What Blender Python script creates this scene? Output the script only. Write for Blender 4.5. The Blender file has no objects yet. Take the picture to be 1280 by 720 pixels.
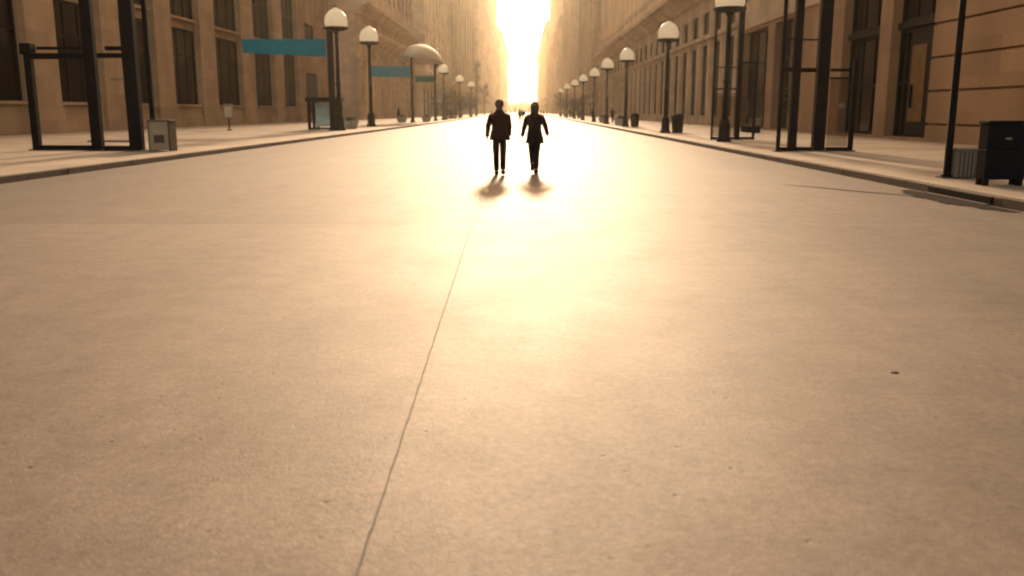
import bpy, bmesh, math, random
from mathutils import Vector, Matrix
random.seed(7)
R = math.radians
S = bpy.context.scene
COL = S.collection

# ------------------------------------------------------------------ materials
def mat(name, col, rough=0.7, var=0.12, scale=3.0, bump=0.0, bscale=40.0, metal=0.0, spec=0.5, streak=None):
    m = bpy.data.materials.new(name); m.use_nodes = True
    n, l = m.node_tree.nodes, m.node_tree.links
    b = n['Principled BSDF']
    b.inputs['Roughness'].default_value = rough
    b.inputs['Metallic'].default_value = metal
    b.inputs['Specular IOR Level'].default_value = spec
    g = n.new('ShaderNodeNewGeometry')
    src = g.outputs['Position']
    if streak:
        mp = n.new('ShaderNodeMapping'); mp.inputs['Scale'].default_value = streak
        l.new(src, mp.inputs['Vector']); src = mp.outputs['Vector']
    t = n.new('ShaderNodeTexNoise'); t.inputs['Scale'].default_value = scale
    t.inputs['Detail'].default_value = 6; t.inputs['Roughness'].default_value = 0.62
    l.new(src, t.inputs['Vector'])
    r = n.new('ShaderNodeValToRGB')
    r.color_ramp.elements[0].position = 0.3; r.color_ramp.elements[1].position = 0.7
    r.color_ramp.elements[0].color = (*[c * (1 - var) for c in col], 1)
    r.color_ramp.elements[1].color = (*[min(1, c * (1 + var)) for c in col], 1)
    l.new(t.outputs['Fac'], r.inputs['Fac']); l.new(r.outputs['Color'], b.inputs['Base Color'])
    if bump:
        t2 = n.new('ShaderNodeTexNoise'); t2.inputs['Scale'].default_value = bscale; t2.inputs['Detail'].default_value = 4
        l.new(g.outputs['Position'], t2.inputs['Vector'])
        bp = n.new('ShaderNodeBump'); bp.inputs['Strength'].default_value = bump; bp.inputs['Distance'].default_value = 0.03
        l.new(t2.outputs['Fac'], bp.inputs['Height']); l.new(bp.outputs['Normal'], b.inputs['Normal'])
    return m

def stone(name, col, bw=2.4, bh=0.75, joint=0.72, var=0.14, rough=0.8, flat=False):
    """ashlar: large blocks with fine joints, block-to-block tint, stains"""
    m = bpy.data.materials.new(name); m.use_nodes = True
    n, l = m.node_tree.nodes, m.node_tree.links
    b = n['Principled BSDF']; b.inputs['Roughness'].default_value = rough
    b.inputs['Specular IOR Level'].default_value = 0.3
    g = n.new('ShaderNodeNewGeometry')
    sp = n.new('ShaderNodeSeparateXYZ'); l.new(g.outputs['Position'], sp.inputs[0])
    ad = n.new('ShaderNodeMath'); ad.operation = 'ADD'; l.new(sp.outputs['X'], ad.inputs[0]); l.new(sp.outputs['Y'], ad.inputs[1])
    cb = n.new('ShaderNodeCombineXYZ'); l.new(sp.outputs['X'] if flat else ad.outputs[0], cb.inputs[0]); l.new(sp.outputs['Y' if flat else 'Z'], cb.inputs[1])
    br = n.new('ShaderNodeTexBrick'); l.new(cb.outputs[0], br.inputs['Vector'])
    br.inputs['Scale'].default_value = 1.0
    br.inputs['Brick Width'].default_value = bw; br.inputs['Row Height'].default_value = bh
    br.inputs['Mortar Size'].default_value = 0.012; br.inputs['Mortar Smooth'].default_value = 0.3
    br.inputs['Color1'].default_value = (*[c * (1 - var) for c in col], 1)
    br.inputs['Color2'].default_value = (*[c * (1 + var * 0.6) for c in col], 1)
    br.inputs['Mortar'].default_value = (*[c * joint for c in col], 1)
    t = n.new('ShaderNodeTexNoise'); t.inputs['Scale'].default_value = 0.35; t.inputs['Detail'].default_value = 8
    mp = n.new('ShaderNodeMapping'); mp.inputs['Scale'].default_value = (1, 1, 0.35)
    l.new(g.outputs['Position'], mp.inputs['Vector']); l.new(mp.outputs['Vector'], t.inputs['Vector'])
    mr = n.new('ShaderNodeMapRange'); mr.inputs['From Min'].default_value = 0.3; mr.inputs['From Max'].default_value = 0.7
    mr.inputs['To Min'].default_value = 0.72; mr.inputs['To Max'].default_value = 1.12
    l.new(t.outputs['Fac'], mr.inputs['Value'])
    mx = n.new('ShaderNodeMix'); mx.data_type = 'RGBA'; mx.blend_type = 'MULTIPLY'; mx.inputs['Factor'].default_value = 1
    l.new(br.outputs['Color'], mx.inputs['A']); l.new(mr.outputs['Result'], mx.inputs['B'])
    l.new(mx.outputs['Result'], b.inputs['Base Color'])
    t2 = n.new('ShaderNodeTexNoise'); t2.inputs['Scale'].default_value = 9; t2.inputs['Detail'].default_value = 5
    l.new(g.outputs['Position'], t2.inputs['Vector'])
    bp = n.new('ShaderNodeBump'); bp.inputs['Strength'].default_value = 0.35; bp.inputs['Distance'].default_value = 0.03
    l.new(t2.outputs['Fac'], bp.inputs['Height']); l.new(bp.outputs['Normal'], b.inputs['Normal'])
    return m

def road_mat():
    m = bpy.data.materials.new('road_concrete'); m.use_nodes = True
    n, l = m.node_tree.nodes, m.node_tree.links
    b = n['Principled BSDF']; b.inputs['Specular IOR Level'].default_value = 0.5; b.inputs['IOR'].default_value = 2.2
    g = n.new('ShaderNodeNewGeometry'); P = g.outputs['Position']
    sp = n.new('ShaderNodeSeparateXYZ'); l.new(P, sp.inputs[0])
    def math_(op, a, bb=None, clamp=False):
        q = n.new('ShaderNodeMath'); q.operation = op; q.use_clamp = clamp
        for i, v in enumerate((a, bb)):
            if v is None: continue
            if isinstance(v, (int, float)): q.inputs[i].default_value = v
            else: l.new(v, q.inputs[i])
        return q.outputs[0]
    def noise(scale, detail=5, sc=None, rough=0.6, w=0):
        t = n.new('ShaderNodeTexNoise'); t.inputs['Scale'].default_value = scale
        t.inputs['Detail'].default_value = detail; t.inputs['Roughness'].default_value = rough
        mp = n.new('ShaderNodeMapping'); mp.inputs['Scale'].default_value = sc or (1, 1, 1); mp.inputs['Location'].default_value = (w, w * 2, 0)
        l.new(P, mp.inputs['Vector']); l.new(mp.outputs['Vector'], t.inputs['Vector'])
        return t.outputs['Fac']
    def rng(v, a, bb, c, d):
        q = n.new('ShaderNodeMapRange'); l.new(v, q.inputs['Value'])
        for k, x in zip(('From Min', 'From Max', 'To Min', 'To Max'), (a, bb, c, d)): q.inputs[k].default_value = x
        return q.outputs['Result']
    big = rng(noise(0.22, 6, (1.6, .6, 1)), .3, .7, .9, 1.07)
    track = rng(noise(0.9, 3, (1, .045, 1), w=3), .3, .7, .9, 1.08)
    cross = rng(noise(0.5, 4, (.12, 1.3, 1), w=9), .35, .7, .93, 1.06)
    fine = rng(noise(22, 6, rough=.75), .32, .68, .74, 1.2)
    mott = rng(noise(3.2, 6, w=21, rough=.7), .35, .65, .84, 1.1)
    grit = rng(noise(120, 3), .3, .7, .9, 1.08)
    # pits: sparse dark specks
    v = n.new('ShaderNodeTexVoronoi'); v.inputs['Scale'].default_value = 7.0; l.new(P, v.inputs['Vector'])
    pits = rng(v.outputs['Distance'], .04, .11, 0.0, 1.0)
    gate = rng(noise(0.9, 3, w=17), .46, .56, 1.0, 0.0)
    pit = math_('MAXIMUM', pits, gate)
    pitm = rng(pit, 0, 1, .42, 1.0)
    # separate pours either side of the joint, and across the street
    leftp = math_('LESS_THAN', sp.outputs['X'], -0.62)
    farp = math_('GREATER_THAN', sp.outputs['Y'], 11.9)
    far2 = math_('GREATER_THAN', sp.outputs['Y'], 9.55)
    ld = math_('MULTIPLY', leftp, farp)
    rightp = math_('SUBTRACT', 1.0, leftp)
    k = math_('SUBTRACT', 1.0, math_('MULTIPLY', ld, 0.2))
    k = math_('SUBTRACT', k, math_('MULTIPLY', math_('MULTIPLY', rightp, far2), 0.05))
    k = math_('SUBTRACT', k, math_('MULTIPLY', leftp, 0.06))
    for q in (big, track, cross, fine, mott, grit, pitm): k = math_('MULTIPLY', k, q)
    mx = n.new('ShaderNodeMix'); mx.data_type = 'RGBA'; mx.blend_type = 'MULTIPLY'; mx.inputs['Factor'].default_value = 1
    mx.inputs['A'].default_value = (*ROAD, 1); l.new(k, mx.inputs['B']); l.new(mx.outputs['Result'], b.inputs['Base Color'])
    l.new(math_('MULTIPLY', k, SPEC), b.inputs['Specular IOR Level'])
    rr = math_('ADD', rng(noise(1.4, 5, (1, .5, 1), w=5), .3, .7, .70, .735), rng(noise(30, 3, w=2), .3, .7, -.02, .02))
    l.new(rr, b.inputs['Roughness'])
    h = math_('ADD', math_('MULTIPLY', noise(55, 5, rough=.7), .7), math_('MULTIPLY', pit, .5))
    bp = n.new('ShaderNodeBump'); bp.inputs['Strength'].default_value = 0.34; bp.inputs['Distance'].default_value = 0.014
    l.new(h, bp.inputs['Height']); l.new(bp.outputs['Normal'], b.inputs['Normal'])
    return m

SPEC = 0.30
ROAD = (0.104, 0.067, 0.044)
M = {}
M['road'] = road_mat()
M['ground'] = mat('ground_dirt', (.2, .17, .13), .9)
M['pave'] = stone('pavement_concrete', (.43, .345, .255), 1.8, 1.8, .5, .09, .75, True)
M['kerb'] = mat('kerb_granite', (.085, .055, .036), .8, .2, 2.5, .3, 30)
M['crack'] = mat('joint_tar', (.05, .04, .03), .8, .3, 9)
M['tar'] = mat('tar_patch', (.045, .030, .02), .9, .3, 2.0, .2, spec=.1)
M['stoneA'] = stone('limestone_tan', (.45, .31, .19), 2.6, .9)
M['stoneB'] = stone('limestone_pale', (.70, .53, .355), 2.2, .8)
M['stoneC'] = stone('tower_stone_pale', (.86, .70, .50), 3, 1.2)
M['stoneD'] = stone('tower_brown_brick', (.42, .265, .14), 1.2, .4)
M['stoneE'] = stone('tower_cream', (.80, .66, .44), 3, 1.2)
M['stoneR'] = stone('rusticated_brownstone', (.37, .225, .12), 2.9, 1.47, .8)
M['stoneR2'] = stone('limestone_buff', (.62, .45, .285), 2.3, .85)
M['plain'] = stone('plain_buff_wall', (.82, .59, .385), 6, 2.0, .94, .04)
M['glass'] = mat('dark_window_glass', (.012, .008, .006), .16, .3, .4, spec=.22)
M['frame'] = mat('bronze_window_frame', (.012, .007, .005), .6, .3, 3, spec=.2)
M['black'] = mat('black_painted_steel', (.005, .0035, .0045), .75, .35, 5, .1, 60, spec=.15)
M['navy'] = mat('dark_navy_steel', (.005, .006, .010), .7, .3, 4, spec=.1)
M['teal'] = mat('teal_banner_cloth', (.001, .25, .37), .9, .12, 2.0, spec=.08)
M['teal2'] = mat('green_teal_banner_cloth', (.001, .30, .29), .9, .12, 2.0, spec=.08)
M['tan'] = mat('tan_painted_metal', (.32, .25, .17), .6, .15, 3)
M['brownm'] = mat('dark_brown_metal', (.06, .038, .025), .6, .2, 4)
M['grey'] = mat('grey_galvanised', (.17, .15, .125), .55, .2, 5)
M['gutter_dark'] = mat('dark_gutter_sheet', (.018, .012, .009), .95, .5, 3.0, .2, spec=.04)
M['brass'] = mat('brass_door', (.16, .075, .012), .5, .25, 2.2)
M['paleblue'] = mat('pale_blue_panel', (.50, .74, .80), .35, .2, 2)
M['white'] = mat('white_painted', (.7, .66, .58), .6, .1, 3)
M['concrete'] = mat('pale_concrete', (.5, .45, .38), .8, .15, 4, .2)
M['cloth'] = mat('cream_canopy_cloth', (.60, .50, .36), .8, .1, 2)
M['bark'] = mat('bark', (.07, .045, .03), .9, .3, 8, .5)
M['leaf'] = mat('autumn_leaf', (.11, .06, .025), .7, .5, 1.2)
M['leafd'] = mat('dark_brown_leaf', (.045, .018, .008), .9, .5, 1.2, spec=.1)
M['leafg'] = mat('dull_green_leaf', (.05, .055, .02), .7, .4, 1.5)
M['awn'] = mat('dark_red_awning', (.030, .006, .004), 1.0, .2, 2, spec=.05)
M['skin'] = mat('skin', (.36, .2, .13), .55, .06)
M['hair'] = mat('hair_brown', (.05, .022, .012), .6, .3, 30)
M['hairb'] = mat('hair_black', (.014, .009, .008), .55, .3, 30)
M['coat'] = mat('dark_coat', (.007, .0045, .006), .9, .3, 7, spec=.1)
M['coat2'] = mat('dark_maroon_coat', (.012, .0045, .006), .9, .3, 7, spec=.1)
M['jeans'] = mat('dark_trousers', (.006, .0055, .008), .9, .3, 9, spec=.1)
M['shoe'] = mat('shoe', (.010, .007, .006), .7, spec=.15)
M['coat3'] = mat('brown_coat', (.03, .014, .008), .9, .3, 7)
M['coat4'] = mat('grey_coat', (.03, .024, .024), .9, .3, 7)

def globe_mat():
    m = bpy.data.materials.new('opal_glass'); m.use_nodes = True
    n, l = m.node_tree.nodes, m.node_tree.links
    b = n['Principled BSDF']; out = n['Material Output']
    b.inputs['Base Color'].default_value = (.88, .83, .72, 1); b.inputs['Roughness'].default_value = .35
    b.inputs['Emission Color'].default_value = (1, .86, .62, 1); b.inputs['Emission Strength'].default_value = .08   # faint glow added to brighten the pale globes
    t = n.new('ShaderNodeBsdfTranslucent'); t.inputs['Color'].default_value = (.93, .88, .76, 1)
    x = n.new('ShaderNodeMixShader'); x.inputs[0].default_value = .62
    l.new(b.outputs[0], x.inputs[1]); l.new(t.outputs[0], x.inputs[2]); l.new(x.outputs[0], out.inputs['Surface'])
    return m
M['globe'] = globe_mat()
M['glasspanel'] = None
def clear_mat():
    m = bpy.data.materials.new('shelter_glass'); m.use_nodes = True
    n, l = m.node_tree.nodes, m.node_tree.links
    b = n['Principled BSDF']; out = n['Material Output']
    b.inputs['Base Color'].default_value = (.05, .045, .045, 1); b.inputs['Roughness'].default_value = .1
    t = n.new('ShaderNodeBsdfTransparent'); t.inputs['Color'].default_value = (.86, .82, .78, 1)
    x = n.new('ShaderNodeMixShader'); x.inputs[0].default_value = .82
    l.new(b.outputs[0], x.inputs[1]); l.new(t.outputs[0], x.inputs[2]); l.new(x.outputs[0], out.inputs['Surface'])
    return m
M['clear'] = clear_mat()

# ------------------------------------------------------------------ helpers
class MB:
    def __init__(s): s.b = bmesh.new()
    def box(s, x0, x1, y0, y1, z0, z1, bev=0.0):
        r = bmesh.ops.create_cube(s.b, size=1)
        for v in r['verts']:
            v.co = Vector((x0 + (v.co.x + .5) * (x1 - x0), y0 + (v.co.y + .5) * (y1 - y0), z0 + (v.co.z + .5) * (z1 - z0)))
        if bev:
            es = list({e for v in r['verts'] for e in v.link_edges})
            bmesh.ops.bevel(s.b, geom=es, offset=bev, segments=2, affect='EDGES', profile=.6)
        return s
    def tube(s, pts, rad, seg=10, cap=True, ref=None):
        rings = []
        for i, p in enumerate(pts):
            p = Vector(p)
            d = (Vector(pts[min(i + 1, len(pts) - 1)]) - Vector(pts[max(i - 1, 0)])).normalized()
            a = Vector(ref) if ref else (d.orthogonal().normalized() if abs(d.z) < .9 else Vector((1, 0, 0)))
            a = (a - d * a.dot(d)).normalized(); c = d.cross(a)
            r = rad[i] if isinstance(rad, (list, tuple)) else rad
            rings.append([s.b.verts.new(p + (a * math.cos(2 * math.pi * k / seg) + c * math.sin(2 * math.pi * k / seg)) * r) for k in range(seg)])
        for A, B in zip(rings, rings[1:]):
            for k in range(seg): s.b.faces.new((A[k], A[(k + 1) % seg], B[(k + 1) % seg], B[k]))
        if cap: s.b.faces.new(rings[0][::-1]); s.b.faces.new(rings[-1])
        return s
    def lathe(s, prof, c=(0, 0, 0), seg=24):
        rings = []
        for r, z in prof:
            if r < 1e-4: rings.append([s.b.verts.new((c[0], c[1], c[2] + z))])
            else: rings.append([s.b.verts.new((c[0] + r * math.cos(2 * math.pi * k / seg), c[1] + r * math.sin(2 * math.pi * k / seg), c[2] + z)) for k in range(seg)])
        for A, B in zip(rings, rings[1:]):
            for k in range(seg):
                k2 = (k + 1) % seg
                if len(A) == 1 and len(B) == 1: continue
                if len(A) == 1: s.b.faces.new((A[0], B[k2], B[k]))
                elif len(B) == 1: s.b.faces.new((A[k], A[k2], B[0]))
                else: s.b.faces.new((A[k], A[k2], B[k2], B[k]))
        for ring, rev in ((rings[0], True), (rings[-1], False)):
            if len(ring) > 1: s.b.faces.new(ring[::-1] if rev else ring)
        return s
    def prism(s, poly, axis, a0, a1):
        """poly in the plane across `axis`, extruded from a0 to a1"""
        def P(p, a): return (p[0], a, p[1]) if axis == 'y' else ((a, p[0], p[1]) if axis == 'x' else (p[0], p[1], a))
        A = [s.b.verts.new(P(p, a0)) for p in poly]; B = [s.b.verts.new(P(p, a1)) for p in poly]
        s.b.faces.new(A[::-1]); s.b.faces.new(B)
        for k in range(len(A)): s.b.faces.new((A[k], A[(k + 1) % len(A)], B[(k + 1) % len(A)], B[k]))
        return s
    def ball(s, c, r, seg=14):
        q = bmesh.ops.create_uvsphere(s.b, u_segments=seg, v_segments=max(6, seg * 2 // 3), radius=1)
        for v in q['verts']: v.co = Vector((c[0] + v.co.x * r[0], c[1] + v.co.y * r[1], c[2] + v.co.z * r[2]))
        return s
    def build(s, name, m, parent=None, smooth=False, loc=None):
        bmesh.ops.recalc_face_normals(s.b, faces=s.b.faces)
        me = bpy.data.meshes.new(name); s.b.to_mesh(me); s.b.free()
        me.materials.append(M[m] if isinstance(m, str) else m)
        if smooth:
            for p in me.polygons: p.use_smooth = True
        o = bpy.data.objects.new(name, me); COL.objects.link(o)
        if parent: o.parent = parent
        if loc: o.location = loc
        return o

def thing(name, label, cat, loc=(0, 0, 0), rz=0, group=None):
    o = bpy.data.objects.new(name, None); COL.objects.link(o)
    o.empty_display_size = .2
    o.location = loc; o.rotation_euler = (0, 0, rz); o['label'] = label; o['category'] = cat
    if group: o['group'] = group
    return o
def tag(o, label, cat, group=None):
    o['label'] = label; o['category'] = cat
    if group: o['group'] = group
    return o
def struct(o, kind='structure'):
    o['kind'] = kind; return o
def copy_tree(o, loc, rz=0, sc=1.0, label=None):
    r = o.copy(); COL.objects.link(r); r.location = loc; r.rotation_euler = (0, 0, rz); r.scale = (sc, sc, sc)
    if label: r['label'] = label
    for ch in [c for c in bpy.data.objects if c.parent is o]:
        c = ch.copy(); COL.objects.link(c); c.parent = r
        for g in [q for q in bpy.data.objects if q.parent is ch]:
            d = g.copy(); COL.objects.link(d); d.parent = c
    return r

KL, KR, PZ = -11.0, 7.6, 0.15         # kerb lines and pavement height
# ------------------------------------------------------------------ ground
struct(MB().box(-1300, 1300, -130, 1500, -.8, -.02).build('ground', 'ground'))
b = MB()
ys = [-60 + 2 * i for i in range(0, 90)] + [120, 200, 400, 800, 1400]
v0 = [b.b.verts.new((KL, y, 0)) for y in ys]; v1 = [b.b.verts.new((KR, y, 0)) for y in ys]
for i in range(len(ys) - 1): b.b.faces.new((v0[i], v1[i], v1[i + 1], v0[i + 1])) if ys[i + 1] > ys[i] else None
b.b.free()
b = MB(); b.box(KL, KR, -60, 1400, -.015, 0); struct(b.build('road', 'road'))
struct(MB().box(-62, KL - .2, -60, 1400, -.015, PZ - .004).build('pavement', 'pave'))
struct(MB().box(KR + .2, 48, -60, 1400, -.015, PZ - .004).build('pavement', 'pave'))
for x0, x1 in ((KL - .2, KL), (KR, KR + .2)):
    b = MB(); y = -20.0
    while y < 150:
        b.box(x0 + random.uniform(0, .006), x1 - random.uniform(0, .006), y + .008, y + 1.792, -.012, PZ + random.uniform(-.004, .004), .014); y += 1.8
    b.box(x0, x1, 150.2, 1399, -.012, PZ)
    struct(b.build('kerb', 'kerb'))
# longitudinal joint, wandering a little
b = MB(); pts = []
def seamx(y): return -0.545 - .0165 * (y - 2.6)
y = -5.0
while y < 34:
    pts.append((seamx(y) + random.uniform(-.0035, .0035), y, random.uniform(.003, .0052))); y += random.uniform(.03, .09)
A = [b.b.verts.new((p[0] - p[2], p[1], .004)) for p in pts]; B = [b.b.verts.new((p[0] + p[2], p[1], .004)) for p in pts]
for i in range(len(pts) - 1): b.b.faces.new((A[i], B[i], B[i + 1], A[i + 1]))
struct(b.build('road_joint', 'crack'))
# cross joints
for (x0, x1, yy, w) in ((KL + .1, -.72, 11.9, .006), (-.65, KR - .1, 12.2, .007)):
    b = MB(); n = 90; ph = random.uniform(0, 6)
    A, B = [], []
    for i in range(n + 1):
        x = x0 + (x1 - x0) * i / n; q = yy + .03 * math.sin(x * .9 + ph) + random.uniform(-.008, .008); ww = w * random.uniform(.4, 1)
        A.append(b.b.verts.new((x, q - ww, .004))); B.append(b.b.verts.new((x, q + ww, .004)))
    for i in range(n): b.b.faces.new((A[i], A[i + 1], B[i + 1], B[i]))
    struct(b.build('road_joint', 'crack'))
# dark damp streak in the right gutter
b = MB(); n = 40; top, bot = [], []
for i in range(n + 1):
    t = i / n; y = 18.6 - 3.1 * t; x = 5.35 + 2.0 * t + .05 * math.sin(9 * t)
    w = .02 + .20 * math.sin(math.pi * min(1, t * 1.05)) ** 1.3 * random.uniform(.7, 1.1)
    top.append(b.b.verts.new((x, y + w, .005))); bot.append(b.b.verts.new((x, y - w * .7, .005)))
for i in range(n): b.b.faces.new((bot[i], bot[i + 1], top[i + 1], top[i]))
struct(b.build('gutter_mark', 'tar'))
b = MB(); top, bot = [], []  # flat, very dark sheet of uneven width along the right kerb
for i in range(47):
    q = i / 46; y = 13.4 + 3.9 * q; w = (.16 + .42 * math.sin(math.pi * q) ** .8) * random.uniform(.8, 1.15)
    top.append(b.b.verts.new((7.5, y, .006))); bot.append(b.b.verts.new((7.5 - w, y + random.uniform(-.02, .02), .006)))
for i in range(46): b.b.faces.new((bot[i], top[i], top[i + 1], bot[i + 1]))
struct(b.build('gutter_mark', 'gutter_dark'))
# small stone / spot on the road
tag(MB().lathe([(0, 0), (.022, 0), (.026, .003), (.015, .006), (0, .007)], seg=9).build('gum_spot', 'brownm', loc=(2.17, 5.02, .0005)),
    'small flat dark spot alone on the right of the pale road', 'spot')
# storm drain: iron kerb inlet
t = thing('storm_drain', 'dark iron storm drain inlet set in the gutter below the right kerb', 'drain', (7.28, 15.6, 0))
MB().box(.20, .289, -1.15, 1.15, .002, .02, .005).build('gutter_lip', 'brownm', t)
MB().box(.29, .345, -1.15, 1.15, .02, .135, .01).build('inlet_throat', 'black', t)

# ------------------------------------------------------------------ buildings
def relief(name, L, H, cells, sgn, thick, m, parent):
    us = sorted({0.0, L} | {round(c[i], 3) for c in cells for i in (0, 1)}); zs = sorted({0.0, H} | {round(c[i], 3) for c in cells for i in (2, 3)})
    us = [u for u in us if 0 <= u <= L]; zs = [z for z in zs if 0 <= z <= H]
    nu, nz = len(us) - 1, len(zs) - 1
    D = [[0.0] * nz for _ in range(nu)]
    for (u0, u1, z0, z1, d) in cells:
        for i in range(nu):
            if us[i] >= u0 - 1e-3 and us[i + 1] <= u1 + 1e-3:
                for j in range(nz):
                    if zs[j] >= z0 - 1e-3 and zs[j + 1] <= z1 + 1e-3: D[i][j] = d
    B = bmesh.new(); cache = {}
    def V(d, u, z):
        k = (round(d, 4), round(u, 4), round(z, 4))
        if k not in cache: cache[k] = B.verts.new((-d * sgn, u, z))
        return cache[k]
    def F(*vs):
        try: B.faces.new(vs if sgn > 0 else vs[::-1])
        except ValueError: pass
    for i in range(nu):
        for j in range(nz):
            d = D[i][j]; u0, u1, z0, z1 = us[i], us[i + 1], zs[j], zs[j + 1]
            F(V(d, u0, z0), V(d, u1, z0), V(d, u1, z1), V(d, u0, z1))
            d2 = D[i + 1][j] if i + 1 < nu else thick
            if abs(d2 - d) > 1e-4: F(V(d, u1, z0), V(d2, u1, z0), V(d2, u1, z1), V(d, u1, z1))
            if i == 0: F(V(thick, u0, z0), V(d, u0, z0), V(d, u0, z1), V(thick, u0, z1))
            d2 = D[i][j + 1] if j + 1 < nz else thick
            if abs(d2 - d) > 1e-4: F(V(d, u0, z1), V(d, u1, z1), V(d2, u1, z1), V(d2, u0, z1))
    F(V(thick, L, 0), V(thick, 0, 0), V(thick, 0, H), V(thick, L, H))
    me = bpy.data.meshes.new(name); B.to_mesh(me); B.free(); me.materials.append(M[m])
    o = bpy.data.objects.new(name, me); COL.objects.link(o); o.parent = parent
    return o

def window(parent, u0, u1, z0, z1, d, sgn, nv=1, nh=2, fw=.14, sill=None, transom=None):
    """frame with mullions, its pane a sub-part, optional projecting stone sill"""
    def X(a): return (a * sgn)
    def bx(mb, xa, xb, *r):
        p, q = sorted((X(xa), X(xb))); mb.box(p, q, *r)
    f = MB(); a, c = -d + .004, -d + .14; e = .005
    bx(f, a, c, u0 + e, u0 + fw, z0 + e, z1 - e); bx(f, a, c, u1 - fw, u1 - e, z0 + e, z1 - e)
    bx(f, a, c, u0 + fw, u1 - fw, z0 + e, z0 + fw); bx(f, a, c, u0 + fw, u1 - fw, z1 - fw, z1 - e)
    for i in range(1, nv + 1):
        u = u0 + (u1 - u0) * i / (nv + 1); bx(f, a, c - .02, u - fw * .35, u + fw * .35, z0 + fw, z1 - fw)
    hs = transom if transom else [z0 + (z1 - z0) * i / (nh + 1) for i in range(1, nh + 1)]
    for z in hs: bx(f, a, c - .03, u0 + fw, u1 - fw, z - fw * .4, z + fw * .4)
    w = f.build('window', 'frame', parent)
    g = MB(); bx(g, -d + .02, -d + .05, u0 + fw * .7, u1 - fw * .7, z0 + fw * .7, z1 - fw * .7); g.build('pane', 'glass', w)
    if sill:
        s = MB(); bx(s, -d + .15, .16, u0 + .01, u1 - .01, z0 + .006, z0 + .2); s.build('sill', sill, w)
    return w

def cornice(parent, L, z, sgn, prof, m, name='cornice', u0=-.15, u1=.15):
    p = [(q[0] * sgn, q[1] + z) for q in prof]
    return MB().prism(p, 'y', u0, L + u1).build(name, m, parent)
BIGC = [(.003, 0), (.4, .05), (.45, .4), (1.2, .75), (1.3, 1.1), (1.95, 1.3), (2.0, 1.75), (.003, 1.95)]
BAND = [(.003, 0), (.28, .06), (.32, .45), (.003, .55)]

# --- left bank: tall piers and two tiers of high windows
Y0 = 6.0; A = thing('bank_building', 'brown stone building with tall dark windows between broad piers behind left pavement', 'building', (-30, Y0, PZ))
LA = 141.0 - Y0
wins = [(9, 15), (20, 26), (31, 37), (44, 54.2), (58.2, 64.0), (67.4, 73.4), (77.4, 83.6), (88.2, 95.9), (100.8, 108.2), (112.9, 119.6)]
cells = []
for (a, c) in wins:
    cells += [(a - Y0, c - Y0, 1.75, 8.5, .38), (a - Y0, c - Y0, 9.2, 17.0, .38), (a - Y0, c - Y0, 8.5, 9.2, .28)]
cells += [(124 - Y0, 132 - Y0, .3, 6.6, .35), (125 - Y0, 131 - Y0, 9.6, 13.2, .35)]
relief('wall', LA, 24, cells, 1, 26, 'stoneA', A)
for (a, c) in wins:
    window(A, a - Y0, c - Y0, 1.75, 8.5, .38, 1, 2, 2, .2, 'stoneA', transom=[6.2])
    window(A, a - Y0, c - Y0, 9.2, 17.0, .38, 1, 2, 1, .2, 'stoneA')
window(A, 125 - Y0, 131 - Y0, 9.6, 13.2, .35, 1, 1, 1, .2)
d = MB(); d.box(-.3, -.2, 124.02 - Y0, 131.98 - Y0, .32, 6.58)
dd = d.build('door', 'frame', A)
MB().box(-.198, -.17, 124.6 - Y0, 127.7 - Y0, .8, 6.2).build('pane', 'glass', dd); MB().box(-.198, -.17, 128.3 - Y0, 131.4 - Y0, .8, 6.2).build('pane', 'glass', dd)
for (a0, a1) in zip(wins, wins[1:] + [(124, 132)]):
    lo, hi = a0[1] - Y0 + .25, a1[0] - Y0 - .25
    MB().box(.144, .30, lo - .12, hi + .12, .02, 1.5).build('pier_base', 'stoneA', A); MB().box(.004, .24, lo, hi, 1.502, 18.3).build('pier', 'stoneA', A)
cornice(A, LA, 19.5, 1, BIGC, 'stoneA'); MB().box(.004, .14, 0, LA, .02, 1.1).build('plinth', 'stoneA', A)

# --- left corniced hall, paler, pilasters, attic windows
B0 = 141.5; LB = 215 - B0
Bd = thing('corniced_building', 'pale stone building with double cornice and small attic windows beyond left teal banner', 'building', (-26, B0, PZ))
cells = []; bw = []
n = 11; p = LB / n
for i in range(n):
    a = i * p + p * .3; c = i * p + p * .78
    if i < 4: cells += [(a, c, 1.2, 8.6, .25)]
    else: cells += [(a, c, 1.2, 8.6, .5)]; bw.append((a, c, 1.2, 8.6, 1, 2))
    if i >= 2: cells += [(a + .4, c - .4, 10.0, 11.9, .5)]; bw.append((a + .4, c - .4, 10.0, 11.9, 0, 0))
    cells += [(a, c, 21.6, 38, .45)]; bw.append((a, c, 21.6, 38, 0, 4))
relief('wall', LB, 44, cells, 1, 24, 'stoneB', Bd)
for (a, c, z0, z1, nv, nh) in bw: window(Bd, a, c, z0, z1, .5 if z0 < 20 else .45, 1, nv, nh, .14)
cornice(Bd, LB, 12.5, 1, BIGC, 'stoneB'); cornice(Bd, LB, 16.4, 1, BIGC, 'stoneB'); cornice(Bd, LB, 9.2, 1, BAND, 'stoneB', 'string_course')
for i in range(n + 1):
    u = i * p; MB().box(.004, .3, max(0, u - .8) + .01, min(LB, u + .8) - .01, .02, 9.15).build('pilaster', 'stoneB', Bd)

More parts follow.
